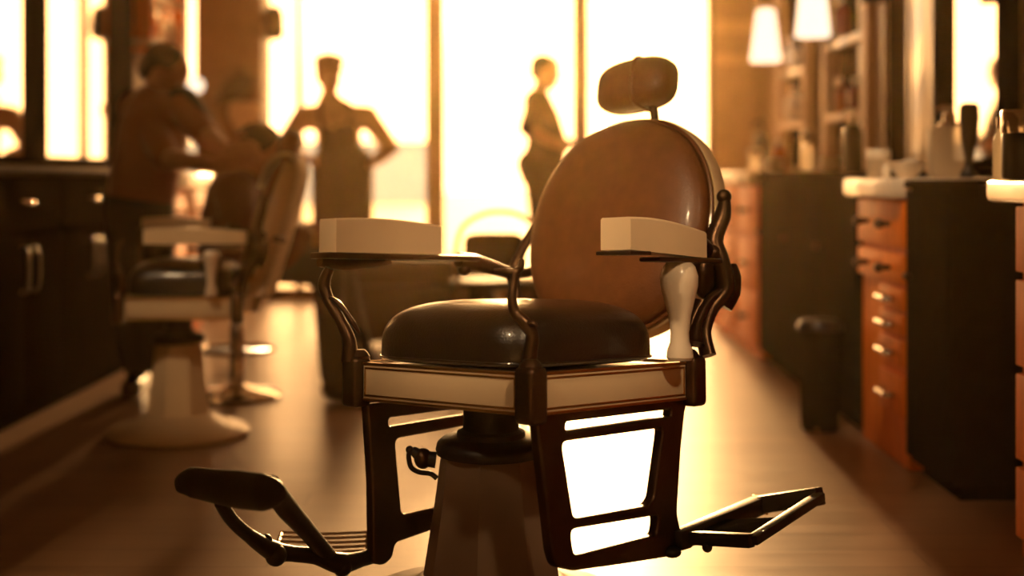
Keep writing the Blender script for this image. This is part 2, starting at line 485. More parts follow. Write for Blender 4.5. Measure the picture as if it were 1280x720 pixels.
    q = [V(885, 445, 2.76), V(880, 415, 2.78), V(888, 385, 2.80), V(905, 360, 2.82), V(898, 325, 2.83), V(892, 300, 2.84), V(903, 270, 2.85), V(906, 248, 2.86)]
    tube(bm, q, [.020, .017, .021, .026, .026, .023, .021, .013], 14, flat=.8)
    ball(bm, V(905, 246, 2.86), .017)
    tube(bm, [V(884, 312, 2.80), V(880, 305, 2.76), V(872, 300, 2.72)], .014, 10)
    tube(bm, [V(907, 385, 2.82), V(915, 365, 2.83), V(918, 345, 2.84), V(917, 330, 2.85)], [.016, .021, .017, .007], 12, flat=.6)
    tube(bm, [V(868, 430, 2.74), V(872, 405, 2.76), V(885, 378, 2.79), V(900, 366, 2.81)], [.022, .012, .012, .016], 12)
    tube(bm, [V(897, 320, 2.85), V(890, 330, 2.92), V(872, 335, 2.98)], .014, 10)
    ball(bm, V(896, 370, 2.80), .010)
    ball(bm, V(880, 345, 2.82), (.024, .030, .052), 20); ball(bm, V(893, 318, 2.83), (.022, .026, .026), 20); tube(bm, [V(876, 380, 2.80), V(866, 400, 2.78), V(862, 420, 2.76)], [.02, .014, .012], 12)
    obj('back_bracket', bm, M['bronze'], r, True, tl)
    # slim strut at the foot of the back
    for sx in (1, -1):
        bm = bmnew(); tube(bm, [(sx*.24, .25, .56), (sx*.22, .285, .595), (sx*.18, .33, .63)], .013, 10); obj('back_strut', bm, M['gold'], r, True, tl)
    # far (left) armrest with its plate, front scroll and rear bracket
    bm = bmnew(); arm_block(bm, -.358, -.298, -.278, .035, .778, .850 if full else .815, .010)
    obj('armrest', bm, M['enamel'], r, True, tl)
    bm = bmnew(); boxb(bm, (-.362, -.302, .764), (-.292, .16, .778), .004)
    tube(bm, [(-.327, -.30, .757), (-.327, -.22, .752), (-.327, -.10, .760)], [.011, .014, .008], 10)
    obj('arm_plate', bm, M['bronze'], r, True, tl)
    bm = bmnew()
    q = [V(437, 452, 2.73), V(436, 425, 2.735), V(425, 400, 2.745), V(411, 375, 2.76), V(405, 355, 2.77), V(412, 335, 2.77)]
    tube(bm, q, [.019, .015, .012, .012, .014, .010], 12)
    tube(bm, [V(412, 372, 2.75), V(424, 380, 2.74), V(440, 402, 2.73), V(449, 416, 2.73)], [.004, .006, .006, .003], 10)
    obj('arm_support', bm, M['bronze'], r, True, tl)
    bm = bmnew()
    tube(bm, [(-.33, .12, .768), (-.325, .17, .760), (-.31, .22, .748), (-.295, .27, .735)], [.018, .022, .018, .014], 12)
    tube(bm, [(-.25, .25, .55), (-.26, .262, .62), (-.285, .272, .69), (-.295, .275, .735), (-.292, .30, .79), (-.288, .345, .85), (-.284, .365, .885)], [.019, .014, .013, .018, .012, .012, .006], 12)
    ball(bm, (-.33, .14, .745), .017); ball(bm, (-.295, .272, .735), .021)
    tube(bm, [(-.295, .272, .735), (-.28, .32, .74), (-.25, .36, .76)], .012, 10)
    obj('back_bracket', bm, M['bronze'], r, True, tl)
    # curved post rising from the front corner
    bm = bmnew()
    q = [V(661, 466, 2.405), V(663, 440, 2.405), V(665, 418, 2.405), V(656, 404, 2.405), V(644, 391, 2.41), V(640, 374, 2.41), V(642, 355, 2.415), V(643, 340, 2.42)]
    tube(bm, q, [.016, .014, .013, .0135, .011, .009, .0075, .0075], 14)
    tube(bm, [V(660, 404, 2.40), V(667, 404, 2.39), V(672, 408, 2.385)], [.008, .005, .002], 8)
    tube(bm, [V(652, 325, 2.44), V(650, 335, 2.43), V(643, 340, 2.42), V(632, 339, 2.43), V(618, 338, 2.45)], [.005, .007, .008, .007, .004], 10)
    obj('front_post', bm, M['bronze'], r, True, tl)
    # the two side frames below the seat
    yz = lambda pts, lx: [(p.y, p.z) for p in (onx(x, y, lx) for x, y in pts)]
    A = Matrix(((0, 0, 1, 0), (1, 0, 0, 0), (0, 1, 0, 0), (0, 0, 0, 1)))
    if full:
        for lx, o_, hs in (
            (.235, [(664, 512), (860, 486), (851, 512), (846, 560), (841, 640), (846, 664), (862, 660), (862, 684), (846, 688), (832, 695), (775, 704), (712, 713), (690, 708), (684, 690)],
                   [[(702, 527), (834, 511), (833, 520), (702, 539)], [(697, 552), (824, 534), (812, 622), (804, 632), (712, 648)], [(708, 661), (818, 643), (816, 668), (712, 694)]]),
            (-.235, [(455, 505), (640, 484), (640, 512), (628, 600), (622, 632), (490, 678), (487, 696), (476, 706), (462, 704), (462, 676), (461, 600)],
                   [[(482, 522), (612, 505), (612, 512), (482, 533)], [(490, 548), (606, 527), (600, 620), (498, 643)]])):
            me = plate_mesh(fillet(yz(o_, lx), .012), [fillet(yz(h, lx), .016) for h in hs], .026, .006, Matrix.Translation((lx, 0, 0)) @ A)
            if tl: me.transform(tl)
            link('leg_frame', me, M['bronze'], r, True)
        # footrest in front: arms, padded bar and ribbed tread
        fr = obj('footrest', footrest_bm(), M['iron'], r, True, tl)
        bm = bmnew()
        for i in range(5):
            t = i/4
            a, b = P(342+8*t, 683-15*t, 2.74+.14*t), P(462, 692-25*t, 2.74+.14*t)
            a.z = b.z = .140
            tube(bm, [IT @ a, IT @ ((a+b)/2+Vector((0, 0, -.004))), IT @ b], .0032, 8, n=3)
        a0, a1, b0, b1 = P(345, 683, 2.74), P(352, 668, 2.88), P(460, 692, 2.74), P(460, 668, 2.88)
        for a, b in ((a0, a1), (b0, b1)):
            a.z = b.z = .136; tube(bm, [IT @ a, IT @ b], .006, 8)
        obj('tread', bm, M['chrome'], fr, True, tl)
    if full:
        bm = bmnew()
        A_, B_, C_, D_ = (.245, .215, .180), (.250, .500, .243), (.43, .500, .262), (.43, .215, .206)
        A_, B_, C_, D_ = V(862, 672, 2.70), V(950, 631, 2.94), V(1026, 620, 2.82), V(940, 676, 2.59)
        bar(bm, V(845, 676, 2.68), B_, .040, .032); bar(bm, B_, C_, .040, .030); bar(bm, C_, D_, .020, .024); bar(bm, D_, A_, .028, .024)
        ball(bm, V(840, 690, 2.67), (.020, .020, .012)); ball(bm, V(884, 684, 2.66), .011)
        sf = obj('side_footrest', bm, M['iron'], r, True, tl)
        bm = bmnew()
        mid = lambda p, q, t: p+(q-p)*t
        v = [A_, mid(A_, B_, .45), mid(D_, C_, .45), D_]
        nn = (v[1]-v[0]).cross(v[3]-v[0]).normalized()*.006
        lo, hi = [bm.verts.new(p-nn) for p in v], [bm.verts.new(p+nn) for p in v]
        bm.faces.new(lo); bm.faces.new(hi)
        for i in range(4): bm.faces.new((lo[i], lo[(i+1) % 4], hi[(i+1) % 4], hi[i]))
        obj('tread', bm, M['blackpaint'], sf, False, tl)
        bm = bmnew(); bar(bm, B_+Vector((0, 0, .0205)), B_-Vector((0, 0, .0205)), .004, .042, (0, 1, 0), .001)
        obj('seam', bm, M['gold'], sf, True, tl)
    return r

def arm_block(bm, x0, x1, y0, y1, z0, z1, crown, slope=0.):
    xs = [x0, x0+.004]+[x0+(x1-x0)*k/6 for k in range(1, 6)]+[x1-.004, x1]
    ys = [y0+(y1-y0)*k/16 for k in range(17)]
    rs = []
    for y in ys:
        t = (y-y0)/(y1-y0); top = z1+crown*math.sin(PI*min(1, .2+t*.8))-crown*.4
        rs.append([Vector((x, y, top-slope*(y-y0)-(.004 if x in (x0, x1) else 0))) for x in xs]+[Vector((x, y, z0-slope*(y-y0)*.8)) for x in xs[::-1]])
    rings(bm, rs)

def lever_bm():
    bm = bmnew()
    tube(bm, [U(545, 575, 2.70), U(529, 572, 2.70), U(515, 562, 2.70)], [.018, .016, .008], 12)
    tube(bm, [U(512, 562, 2.70), U(511, 572, 2.70), U(514, 584, 2.70), U(524, 590, 2.70), U(538, 592, 2.70), U(546, 598, 2.70)], .0055, 10)
    ball(bm, U(512, 562, 2.70), .0085)
    return bm

def footrest_bm():
    bm = bmnew()
    # lower arm sweeping from the frame to the left end of the pad
    q = [(478, 690, 2.76), (450, 699, 2.70), (425, 704, 2.66), (395, 695, 2.62), (365, 692, 2.58), (340, 688, 2.55), (312, 670, 2.50), (290, 650, 2.46), (276, 628, 2.43)]
    tube(bm, [V(*p) for p in q], [.018, .017, .022, .017, .016, .020, .014, .013, .013], 12)
    ball(bm, V(428, 708, 2.66), .021); ball(bm, V(345, 694, 2.55), .022); ball(bm, V(332, 676, 2.54), .014)
    # straight arm from the joint up to the right end of the pad
    tube(bm, [V(412, 697, 2.65), V(385, 665, 2.55), (V(358, 634, 2.45)), V(338, 606, 2.36)], [.017, .018, .022, .020], 12)
    # pad: thick rounded bar across the front
    a, b = V(228, 604, 2.42), V(350, 616, 2.26)
    top = [((222, 606), 2.42, .014), ((240, 603), 2.40, .029), ((270, 608), 2.36, .032), ((300, 612), 2.33, .035), ((328, 615), 2.29, .034), ((346, 616), 2.27, .024), ((355, 618), 2.26, .010)]
    tube(bm, [V(p[0], p[1], d) for p, d, _ in top], [r for _, _, r in top], 16, flat=.55)
    return bm

barber_chair('barber_chair', MC, MA, (1, 1, 1), True, 'vintage barber chair in front, brown leather, cream enamel arms, in focus', 'barber chairs')
c2 = barber_chair('barber_chair', (-1.16, 4.60, 0), -PI/2+.05, (.76, .80, .95), False, 'empty barber chair seen side-on at left, cream arms and black seat', 'barber chairs', False, 20, -.05, -.04)

# ------------------------------------------------------------------ cabinets and counters
def knob(bm, c, r=.014): ball(bm, c, r); 

def station(label, y0, y1, xf, xw, top_z, thick, body, side, group, drawers=True, body_lo=.0, over=.045):
    """cabinet unit whose drawer fronts face the aisle (side=-1: aisle lies towards -x)"""
    s = side
    r = empty('cabinet', (xf, (y0+y1)/2, 0), 0, label, 'cabinet', group)
    L = (y1-y0); yc = (y0+y1)/2
    def loc(lo, hi): return Vector(lo)-r.location, Vector(hi)-r.location
    bm = bmnew()
    x0, x1 = sorted((xf-s*.02, xw)); boxb(bm, *loc((x0, y0, .0), (x1, y1, top_z-thick)), .004)
    obj('body', bm, body, r, False)
    return r

def fronts(r, y0, y1, xf, zs, s, m, handle, hm, cols=1):
    """drawer fronts with handles on the aisle face"""
    k = 0
    for z0, z1 in zs:
        for c in range(cols):
            a = y0+(y1-y0)*c/cols+.006; b = y0+(y1-y0)*(c+1)/cols-.006
            x0, x1 = sorted((xf-s*.02, xf+s*0.)); bm = bmnew()
            boxb(bm, Vector((x0, a, z0+.005))-r.location, Vector((x1, b, z1-.005))-r.location, .004)
            d = obj('drawer', bm, m, r, True)
            bm = bmnew(); yc, zc = (a+b)/2, (z0+z1)/2
            X = xf+s*.018
            if handle == 'bar':
                tube(bm, [Vector((xf-s*.005, yc-.06, zc))-r.location, Vector((X+s*.012, yc-.055, zc))-r.location, Vector((X+s*.014, yc, zc))-r.location, Vector((X+s*.012, yc+.055, zc))-r.location, Vector((xf-s*.005, yc+.06, zc))-r.location], .010, 10)
            else:
                for dy in ((-.13, .13) if handle == 'knobs' else (0,)):
                    if dy > 0: obj('handle', bm, hm, d); bm = bmnew()
                    tube(bm, [Vector((xf-s*.005, yc+dy, zc))-r.location, Vector((X+s*.01, yc+dy, zc))-r.location], [.008, .012], 10)
                    ball(bm, Vector((X+s*.018, yc+dy, zc))-r.location, .017)
            obj('handle', bm, hm, d)

def worktop(label, lo, hi, m, group=None):
    bm = bmnew(); boxb(bm, lo, hi, .014)
    return tag(obj('worktop', bm, m, None, True), label, 'worktop', group)

XF = 1.24
# right wall, from near to far
U1 = station('orange oak cabinet nearest the camera at the right edge', 1.4, 3.16, XF, XR-.005, .932, .056, M['wood'], -1, 'oak cabinets')
fronts(U1, 2.45, 3.16, XF, ((.70, .87), (.47, .69), (.24, .46), (.05, .23)), -1, M['wood'], 'knob', M['bronze'])
worktop('white marble worktop at the right edge, nearest', (XF-.062, 1.38, .876), (XR-.005, 3.19, .932), M['marble'], 'marble worktops')
U2 = station('orange oak cabinet with bright drawer handles between two black cabinets', 4.06, 4.60, XF, XR-.005, .930, .066, M['wood'], -1, 'oak cabinets')
fronts(U2, 4.06, 4.60, XF, ((.70, .86),), -1, M['wood'], 'knobs', M['bronze'])
fronts(U2, 4.06, 4.60, XF, ((.585, .69), ), -1, M['wood'], 'knobs', M['bronze'])
fronts(U2, 4.06, 4.33, XF, ((.50, .58), (.42, .495), (.32, .415), (.16, .30)), -1, M['wood'], 'bar', M['chrome'])
worktop('white marble worktop between the two black cabinets', (XF-.05, 4.055, .864), (XR-.005, 4.61, .930), M['marble'], 'marble worktops')
U3 = station('far orange oak cabinet just right of the chair back', 6.46, 8.2, XF, XR-.005, .955, .07, M['wood'], -1, 'oak cabinets')
fronts(U3, 6.46, 8.2, XF, ((.62, .88), (.34, .61), (.06, .33)), -1, M['wood'], 'knob', M['bronze'], 3)
worktop('far white marble worktop near the window', (XF-.05, 6.46, .885), (XR-.005, 8.22, .955), M['marble'], 'marble worktops')

def black_cab(label, y0, y1, x0, x1, z, doors):
    r = empty('cabinet', (x0, (y0+y1)/2, 0), 0, label, 'cabinet', 'black cabinets')
    q = r.location
    bm = bmnew(); boxb(bm, Vector((x0+.018, y0, .04))-q, Vector((x1, y1, z-.025))-q, .004); boxb(bm, Vector((x0+.05, y0+.02, 0))-q, Vector((x1, y1-.02, .04))-q)
    obj('body', bm, M['blackpaint'], r, False)
    bm = bmnew(); boxb(bm, Vector((x0-.006, y0-.004, z-.025))-q, Vector((x1, y1+.004, z))-q, .008); obj('top', bm, M['blackpaint'], r)
    for k in range(doors):
        a, b = y0+(y1-y0)*k/doors+.004, y0+(y1-y0)*(k+1)/doors-.004
        bm = bmnew(); boxb(bm, Vector((x0, a, .06))-q, Vector((x0+.018, b, z-.035))-q, .004); d = obj('door', bm, M['blackpaint'], r)
        bm = bmnew(); ball(bm, Vector((x0-.012, b-.05, z-.3))-q, .014); obj('knob', bm, M['bronze'], d)
    return r
black_cab('black cabinet between the near marble worktop and the bright-handled drawers', 3.68, 4.05, XF+.005, 1.62, .925, 1)
black_cab('long black cabinet in the middle of the right side', 4.62, 6.44, XF, XR-.005, .952, 3)

# black bin in front of the long cabinet
r = empty('waste_bin', (1.135, 4.72, 0), 0, 'small black waste bin against the long black cabinet', 'bin')
bm = bmnew(); lathe(bm, [(.062, 0), (.068, .01), (.080, .36), (.083, .37), (.078, .372), (.066, .03)], (0, 0, 0), 28); obj('body', bm, M['blackpaint'], r)
bm = bmnew(); lathe(bm, [(.084, .368), (.085, .385), (.07, .405), (.02, .412)], (0, 0, 0), 28); obj('lid', bm, M['black'], r)
bm = bmnew(); tube(bm, [(-.03, -.066, .02), (-.034, -.095, .018)], .010, 8); obj('pedal', bm, M['chrome'], r)

# left side, dark cabinet run and the marble-topped cabinet after it
XLF = -1.85
r = empty('cabinet', (XLF, 4.5, 0), 0, 'long dark stained cabinet along the left edge', 'cabinet'); q = r.location
bm = bmnew(); boxb(bm, Vector((XL+.005, 2.2, .0))-q, Vector((XLF-.02, 6.78, .935))-q); obj('body', bm, M['darkcab'], r, False)
for k in range(6):
    a, b = 2.2+.763*k+.006, 2.2+.763*(k+1)-.006
    bm = bmnew(); boxb(bm, Vector((XLF-.02, a, .72))-q, Vector((XLF, b, .92))-q, .005); d = obj('drawer', bm, M['darkcab'], r)
    bm = bmnew(); tube(bm, [Vector((XLF-.005, (a+b)/2-.03, .84))-q, Vector((XLF+.02, (a+b)/2-.02, .835))-q, Vector((XLF+.02, (a+b)/2+.02, .835))-q, Vector((XLF-.005, (a+b)/2+.03, .84))-q], .011, 10); obj('pull', bm, M['chrome'], d)
    for j in range(2):
        c, e = a+(b-a)*j/2+.002, a+(b-a)*(j+1)/2-.002
        bm = bmnew(); boxb(bm, Vector((XLF-.02, c, .06))-q, Vector((XLF, e, .71))-q, .005); d = obj('door', bm, M['darkcab'], r)
        y = (e-.05) if j == 0 else (c+.05)
        bm = bmnew(); tube(bm, [Vector((XLF-.005, y, .50))-q, Vector((XLF+.028, y, .51))-q, Vector((XLF+.028, y, .65))-q, Vector((XLF-.005, y, .66))-q], .007, 10); obj('handle', bm, M['bronze'], d)
worktop('thin grey-brown worktop on the dark cabinet at left', (XL+.005, 2.18, .936), (XLF+.03, 6.79, .966), M['mattetop'])
U4 = station('orange cabinet under the bright marble end behind the barber', 6.80, 7.72, XLF, XL+.005, .94, .08, M['wood'], 1, 'oak cabinets')
fronts(U4, 6.80, 7.72, XLF, ((.60, .85), (.34, .59), (.06, .33)), 1, M['wood'], 'knob', M['bronze'], 2)
worktop('bright white marble worktop behind the barber at left', (XL+.005, 6.80, .86), (XLF+.04, 7.74, .94), M['marble'], 'marble worktops')

# ------------------------------------------------------------------ mirrors, panels and shelves on the side walls
def mirror(label, x, s, y0, y1, z0, z1, fw, m, group, th=.05, gm=None):
    r = empty('wall_mirror', (x, (y0+y1)/2, z0), 0, label, 'mirror', group); q = r.location
    a, b = sorted((x, x+s*th))
    bm = bmnew()
    boxb(bm, Vector((a, y0, z0))-q, Vector((b, y0+fw, z1))-q, .005); boxb(bm, Vector((a, y1-fw, z0))-q, Vector((b, y1, z1))-q, .005)
    boxb(bm, Vector((a, y0+fw, z0))-q, Vector((b, y1-fw, z0+.04))-q, .005); boxb(bm, Vector((a, y0+fw, z1-.06))-q, Vector((b, y1-fw, z1))-q, .005)
    obj('frame', bm, m, r)
    a, b = sorted((x+s*.004, x+s*.018)); bm = bmnew(); boxb(bm, Vector((a, y0+fw, z0+.04))-q, Vector((b, y1-fw, z1-.06))-q)
    obj('mirror_glass', bm, gm or M['mirror'], r, False)
    return r
def rx(px): return F*XR/(px-HX)       # depth on the right wall at pixel column
def lx(px): return F*(-XL)/(HX-px)
mirror('tall black-framed mirror at the right, brightest', XR, -1, rx(1276), rx(1180), .96, 2.5, .10, M['blackpaint'], 'wall mirrors')
for n_, (a_, b_) in enumerate(((1178, 1144), (1115, 1083))):
    bm = bmnew(); boxb(bm, (XR-.035, rx(a_), .96), (XR, rx(b_), 2.6), .004)
    for y_ in (rx(a_)+.02, rx(b_)-.02): boxb(bm, (XR-.04, y_-.02, .96), (XR-.03, y_+.02, 2.6), .003)
    tag(obj('trim_%d' % (n_+4), bm, M['gloss']), kind='structure')
bm = bmnew(); boxb(bm, (XR-.025, rx(1142)-.02, .96), (XR, rx(1116), 2.6), .006); tag(obj('trim_3', bm, M['blackpaint']), kind='structure')
mirror('narrow framed mirror at the far left edge', XL, 1, 5.3, lx(43), .99, 2.5, .13, M['blackpaint'], 'wall mirrors')
mirror('large black-framed mirror on the left wall behind the barber', XL, 1, lx(43)+.002, lx(140), .99, 2.5, .05, M['blackpaint'], 'wall mirrors')
mirror('slim strip mirror just left of the barber', XL, 1, lx(140)+.002, lx(158), .99, 2.5, .07, M['blackpaint'], 'wall mirrors')

# tall open shelf unit on the right wall, four uprights
XS = 1.715
r = empty('shelf_unit', (XS, 7., .96), 0, 'tall open shelf unit with tan uprights on the right wall', 'shelf'); q = r.location
def sx_(px): return F*XS/(px-HX)
for px in (1080, 1029, 1004, 972):
    bm = bmnew(); y = sx_(px); boxb(bm, Vector((XS, y-.04, .96))-q, Vector((XR-.004, y+.04, 2.6))-q, .005); obj('upright', bm, M['tanwood'], r)
bm = bmnew(); boxb(bm, Vector((XR-.012, sx_(1080)+.05, .98))-q, Vector((XR-.004, sx_(972)-.05, 2.6))-q); obj('back_panel', bm, M['darkcab'], r, False)
shelf = {}
for a, b, z in ((1080, 1029, 1.61), (1080, 1029, 1.22), (1029, 1004, 1.95), (1004, 972, 1.54), (1004, 972, 1.22), (1080, 1029, 2.05)):
    bm = bmnew(); boxb(bm, Vector((XS+.004, sx_(a)+.042, z))-q, Vector((XR-.014, sx_(b)-.042, z+.04))-q, .004); obj('shelf_board', bm, M['marble'] if z in (1.61, 1.54) else M['tanwood'], r)

# wall shelf with bottles at the left
r = empty('wall_shelf', (XL, 8.6, 1.7), 0, 'two-board wall shelf of bottles above the barber', 'shelf'); q = r.location
for z in (1.735, 2.05):
    bm = bmnew(); boxb(bm, Vector((XL+.012, 7.95, z))-q, Vector((XL+.18, 8.75, z+.045))-q, .004); obj('shelf_board', bm, M['marble'], r)
for y in (7.97, 8.735):
    bm = bmnew(); boxb(bm, Vector((XL+.012, y-.018, 1.70))-q, Vector((XL+.16, y+.018, 2.55))-q, .004); obj('upright', bm, M['wood'], r)

# ------------------------------------------------------------------ bottles, jars
def bottle(name, cat, x, d, z, w, h, mb, mcap, label, group=None, style='round', capc=None):
    """x: pixel column; z: what it stands on; w, h in metres"""
    X = (x-HX)/F*d; r = empty(name, (X, d, z+.0012), random.uniform(-.3, .3), label, cat, group)
    R = w/2; bm = bmnew()
    if style == 'jar':
        lathe(bm, [(R*.92, 0), (R, h*.04), (R, h*.62), (R*.94, h*.68)], seg=24); obj('body', bm, mb, r)
        bm = bmnew(); lathe(bm, [(R*1.02, h*.66), (R*1.04, h*.7), (R*1.04, h*.95), (R*.96, h)], seg=24); obj('lid', bm, mcap, r)
    elif style == 'pump':
        lathe(bm, [(R*.94, 0), (R, h*.03), (R, h*.60), (R*.85, h*.68), (R*.4, h*.74)], seg=24); obj('body', bm, mb, r)
        bm = bmnew(); lathe(bm, [(R*.42, h*.73), (R*.42, h*.82), (R*.16, h*.83), (R*.16, h*.93)], seg=16)
        tube(bm, [(R*.1, 0, h*.96), (-R*.3, 0, h*.975), (-R*.95, 0, h*.95), (-R*1.15, 0, h*.86)], [R*.24, R*.2, R*.15, R*.09], 10); obj('pump', bm, mcap, r)
    elif style == 'square':
        pillow(bm, R, R*.7, h*.36, .18, .3, 40, 16, Matrix.Translation((0, 0, h*.36))); obj('body', bm, mb, r)
        bm = bmnew(); lathe(bm, [(R*.55, h*.71), (R*.5, h*.76), (R*.3, h*.78), (R*.3, h*.88), (R*.2, h*.89), (R*.2, h*.93)], seg=20)
        tube(bm, [(R*.15, 0, h*.95), (-R*.3, 0, h*.96), (-R*.6, 0, h*.92)], [R*.2, R*.16, R*.1], 8); obj('pump', bm, mcap, r)
    elif style == 'ball':
        lathe(bm, [(R*.8, 0), (R, h*.05), (R, h*.5), (R*.5, h*.62), (R*.35, h*.68)], seg=24); obj('body', bm, mb, r)
        bm = bmnew(); lathe(bm, [(R*.36, h*.67), (R*.36, h*.72)], seg=16); ball(bm, (0, 0, h*.85), (R*.95, R*.95, h*.15)); obj('stopper', bm, mcap, r)
    else:
        lathe(bm, [(R*.93, 0), (R, h*.03), (R, h*.58), (R*.8, h*.68), (R*.36, h*.76), (R*.34, h*.82)], seg=24); obj('body', bm, mb, r)
        bm = bmnew(); lathe(bm, [(R*.42, h*.81), (R*.44, h*.83), (R*.44, h*.97), (R*.38, h)], seg=16); obj('cap', bm, mcap, r)
    return r
G = 'toiletries on the right counters'
bottle('pump_bottle', 'bottle', 1187, 4.36, .930, .145, .245, M['paleglass'], M['chrome'], 'big pale square pump bottle before the brightest mirror', G, 'square')
r = empty('neck_duster', (1.50, 4.20, .931), .2, 'black barber brush standing right of the pale square bottle', 'brush', G)
bm = bmnew(); lathe(bm, [(.030, 0), (.032, .01), (.018, .035), (.014, .06), (.02, .09), (.022, .10)], seg=20); obj('handle', bm, M['black'], r)
bm = bmnew(); lathe(bm, [(.023, .10), (.028, .13), (.033, .20), (.031, .235), (.02, .245)], seg=20); obj('bristles', bm, M['hair'], r)
bottle('clipper_jar', 'jar', 1275, 3.05, .932, .085, .165, M['black'], M['chrome'], 'black jar with shiny lid on the nearest marble worktop', G, 'jar')
bottle('comb_jar', 'jar', 1249, 3.10, .932, .030, .150, M['paleglass'], M['chrome'], 'slim clear glass tube beside the black jar', G, 'round')
bottle('pump_bottle', 'bottle', 1066, 4.78, .952, .072, .235, M['black'], M['white'], 'tall dark pump bottle with white top on the long black cabinet', G, 'pump')
bottle('cream_jar', 'jar', 1098, 4.42, .930, .078, .098, M['paleglass'], M['white'], 'low jar with white lid left of the pale square bottle', G, 'jar')
bottle('tonic_bottle', 'bottle', 1108, 4.25, .930, .026, .055, M['white'], M['white'], 'tiny white bottle in front of the low jar', G)
r = empty('shaving_bowl', (1.285, 4.16, .931), 0, 'small pale shaving bowl beside the low jar', 'bowl', G)
bm = bmnew(); lathe(bm, [(.025, 0), (.03, .004), (.052, .03), (.058, .052), (.055, .053), (.045, .028), (.02, .012)], seg=28); obj('bowl', bm, M['ivory'], r)
bm = bmnew(); ball(bm, (0.01, 0, .045), (.035, .035, .016)); obj('lather', bm, M['towel'], r)
bottle('cream_jar', 'jar', 1038, 5.05, .952, .078, .055, M['white'], M['white'], 'flat white jar left of the tall dark pump bottle', G, 'jar')
bottle('glass_decanter', 'bottle', 1009, 5.35, .952, .060, .175, M['paleglass'], M['chrome'], 'glass bottle with round stopper on the long black cabinet', G, 'ball')
bottle('cream_jar', 'jar', 969, 5.95, .952, .075, .06, M['white'], M['white'], 'small white jar at the far end of the long black cabinet', G, 'jar')
bottle('cream_jar', 'jar', 944, 6.9, .955, .075, .12, M['paleglass'], M['white'], 'pale jar on the far marble worktop', G, 'jar')
bottle('spray_bottle', 'bottle', 953, 7.3, .955, .095, .29, M['black'], M['black'], 'dark spray bottle on the far marble worktop', G, 'pump')
bottle('tonic_bottle', 'bottle', 974, 6.6, .955, .07, .16, M['amber'], M['white'], 'amber bottle beside the pale jar on the far worktop', G)
bottle('tonic_bottle', 'bottle', 1068, 6.25+.3, 1.262, .07, .17, M['redb'], M['white'], 'dark red bottle on the lower shelf of the open unit', G)
bottle('glass_decanter', 'bottle', 1052, 6.72, 1.262, .07, .19, M['amber'], M['chrome'], 'amber stoppered bottle on the lower shelf of the open unit', G, 'ball')
bottle('tonic_bottle', 'bottle', 1052, 6.6, 1.652, .08, .2, M['redb'], M['chrome'], 'dark red bottle on the upper shelf of the open unit', G)
bottle('tonic_bottle', 'bottle', 993, 7.75, 1.262, .11, .2, M['white'], M['chrome'], 'white bottle on the lower shelf near the window', G)
bottle('glass_decanter', 'bottle', 991, 7.7, 1.582, .09, .19, M['white'], M['chrome'], 'white stoppered bottle on the upper shelf near the window', G, 'ball')
G2 = 'bottles on the left wall shelf'
kinds = [('white', 'short white bottle'), ('amber', 'amber bottle'), ('paleglass', 'clear bottle'), ('redb', 'dark red bottle'), ('white', 'tall white bottle')]
for i, (k, n) in enumerate(kinds):
    y = 8.08+.14*i; h = (.13, .2, .22, .17, .25)[i]
    b = bottle('tonic_bottle', 'bottle', 0, y, 1.78, .085, h, M[k], M['chrome'], n+' on the lower board of the left wall shelf', G2)
    b.location.x = XL+.10
for i, (k, n) in enumerate(kinds[1:4]):
    y = 8.15+.2*i
    b = bottle('tonic_bottle', 'bottle', 0, y, 2.095, .085, .2, M[k], M['chrome'], n+' on the upper board of the left wall shelf', G2, 'ball')
    b.location.x = XL+.10

# ------------------------------------------------------------------ lamps
def pendant(label, x, d, zb, w0, w1, h, m, group, lit):
    X = (x-HX)/F*d; r = empty('pendant_lamp', (X, d, zb), 0, label, 'lamp', group)
    bm = bmnew(); lathe(bm, [(w1/2, 0), (w1/2+.004, .006), (w0/2+.004, h), (w0/2-.01, h+.012), (.02, h+.016), (.02, h+.010), (w0/2-.012, h+.004), (w1/2-.006, .006)], seg=32); obj('lamp_shade', bm, m, r)
    bm = bmnew(); tube(bm, [(0, 0, h+.012), (0, 0, ZC-zb-.02)], .006, 8, False); lathe(bm, [(.05, ZC-zb-.03), (.05, ZC-zb-.001)], seg=20); obj('cord', bm, M['black'], r)
    bm = bmnew(); ball(bm, (0, 0, h*.45), (.035, .035, .05)); obj('bulb', bm, M['lamp'] if lit else M['white'], r)
pendant('lit white cone pendant lamp nearest the window at right', 957, 7.55, 1.60, .10, .175, .30, M['lamp'], 'lit pendant lamps', True)
pendant('lit white cone pendant lamp in front of the open shelves', 1016, 6.35, 1.62, .11, .165, .30, M['lamp'], 'lit pendant lamps', True)
pendant('dark round pendant lamp hanging at the top right', 1093, 5.4, 1.665, .06, .11, .13, M['black'], None, False)
r = empty('wall_lamp', (XL, 9.30, 1.50), 0, 'round glowing wall lamp behind the barber', 'lamp')
bm = bmnew(); lathe(bm, [(.05, 0), (.05, .02), (.02, .025), (.02, .05)], mtx=Matrix.Rotation(PI/2, 3, 'Y'), seg=20); obj('wall_plate', bm, M['gold'], r)
bm = bmnew(); ball(bm, (.12, 0, .075), .075, 24); obj('globe', bm, M['lamp'], r)
bm = bmnew(); tube(bm, [(.04, 0, 0), (.09, 0, -.01), (.12, 0, .005)], .012, 10); obj('arm', bm, M['gold'], r)
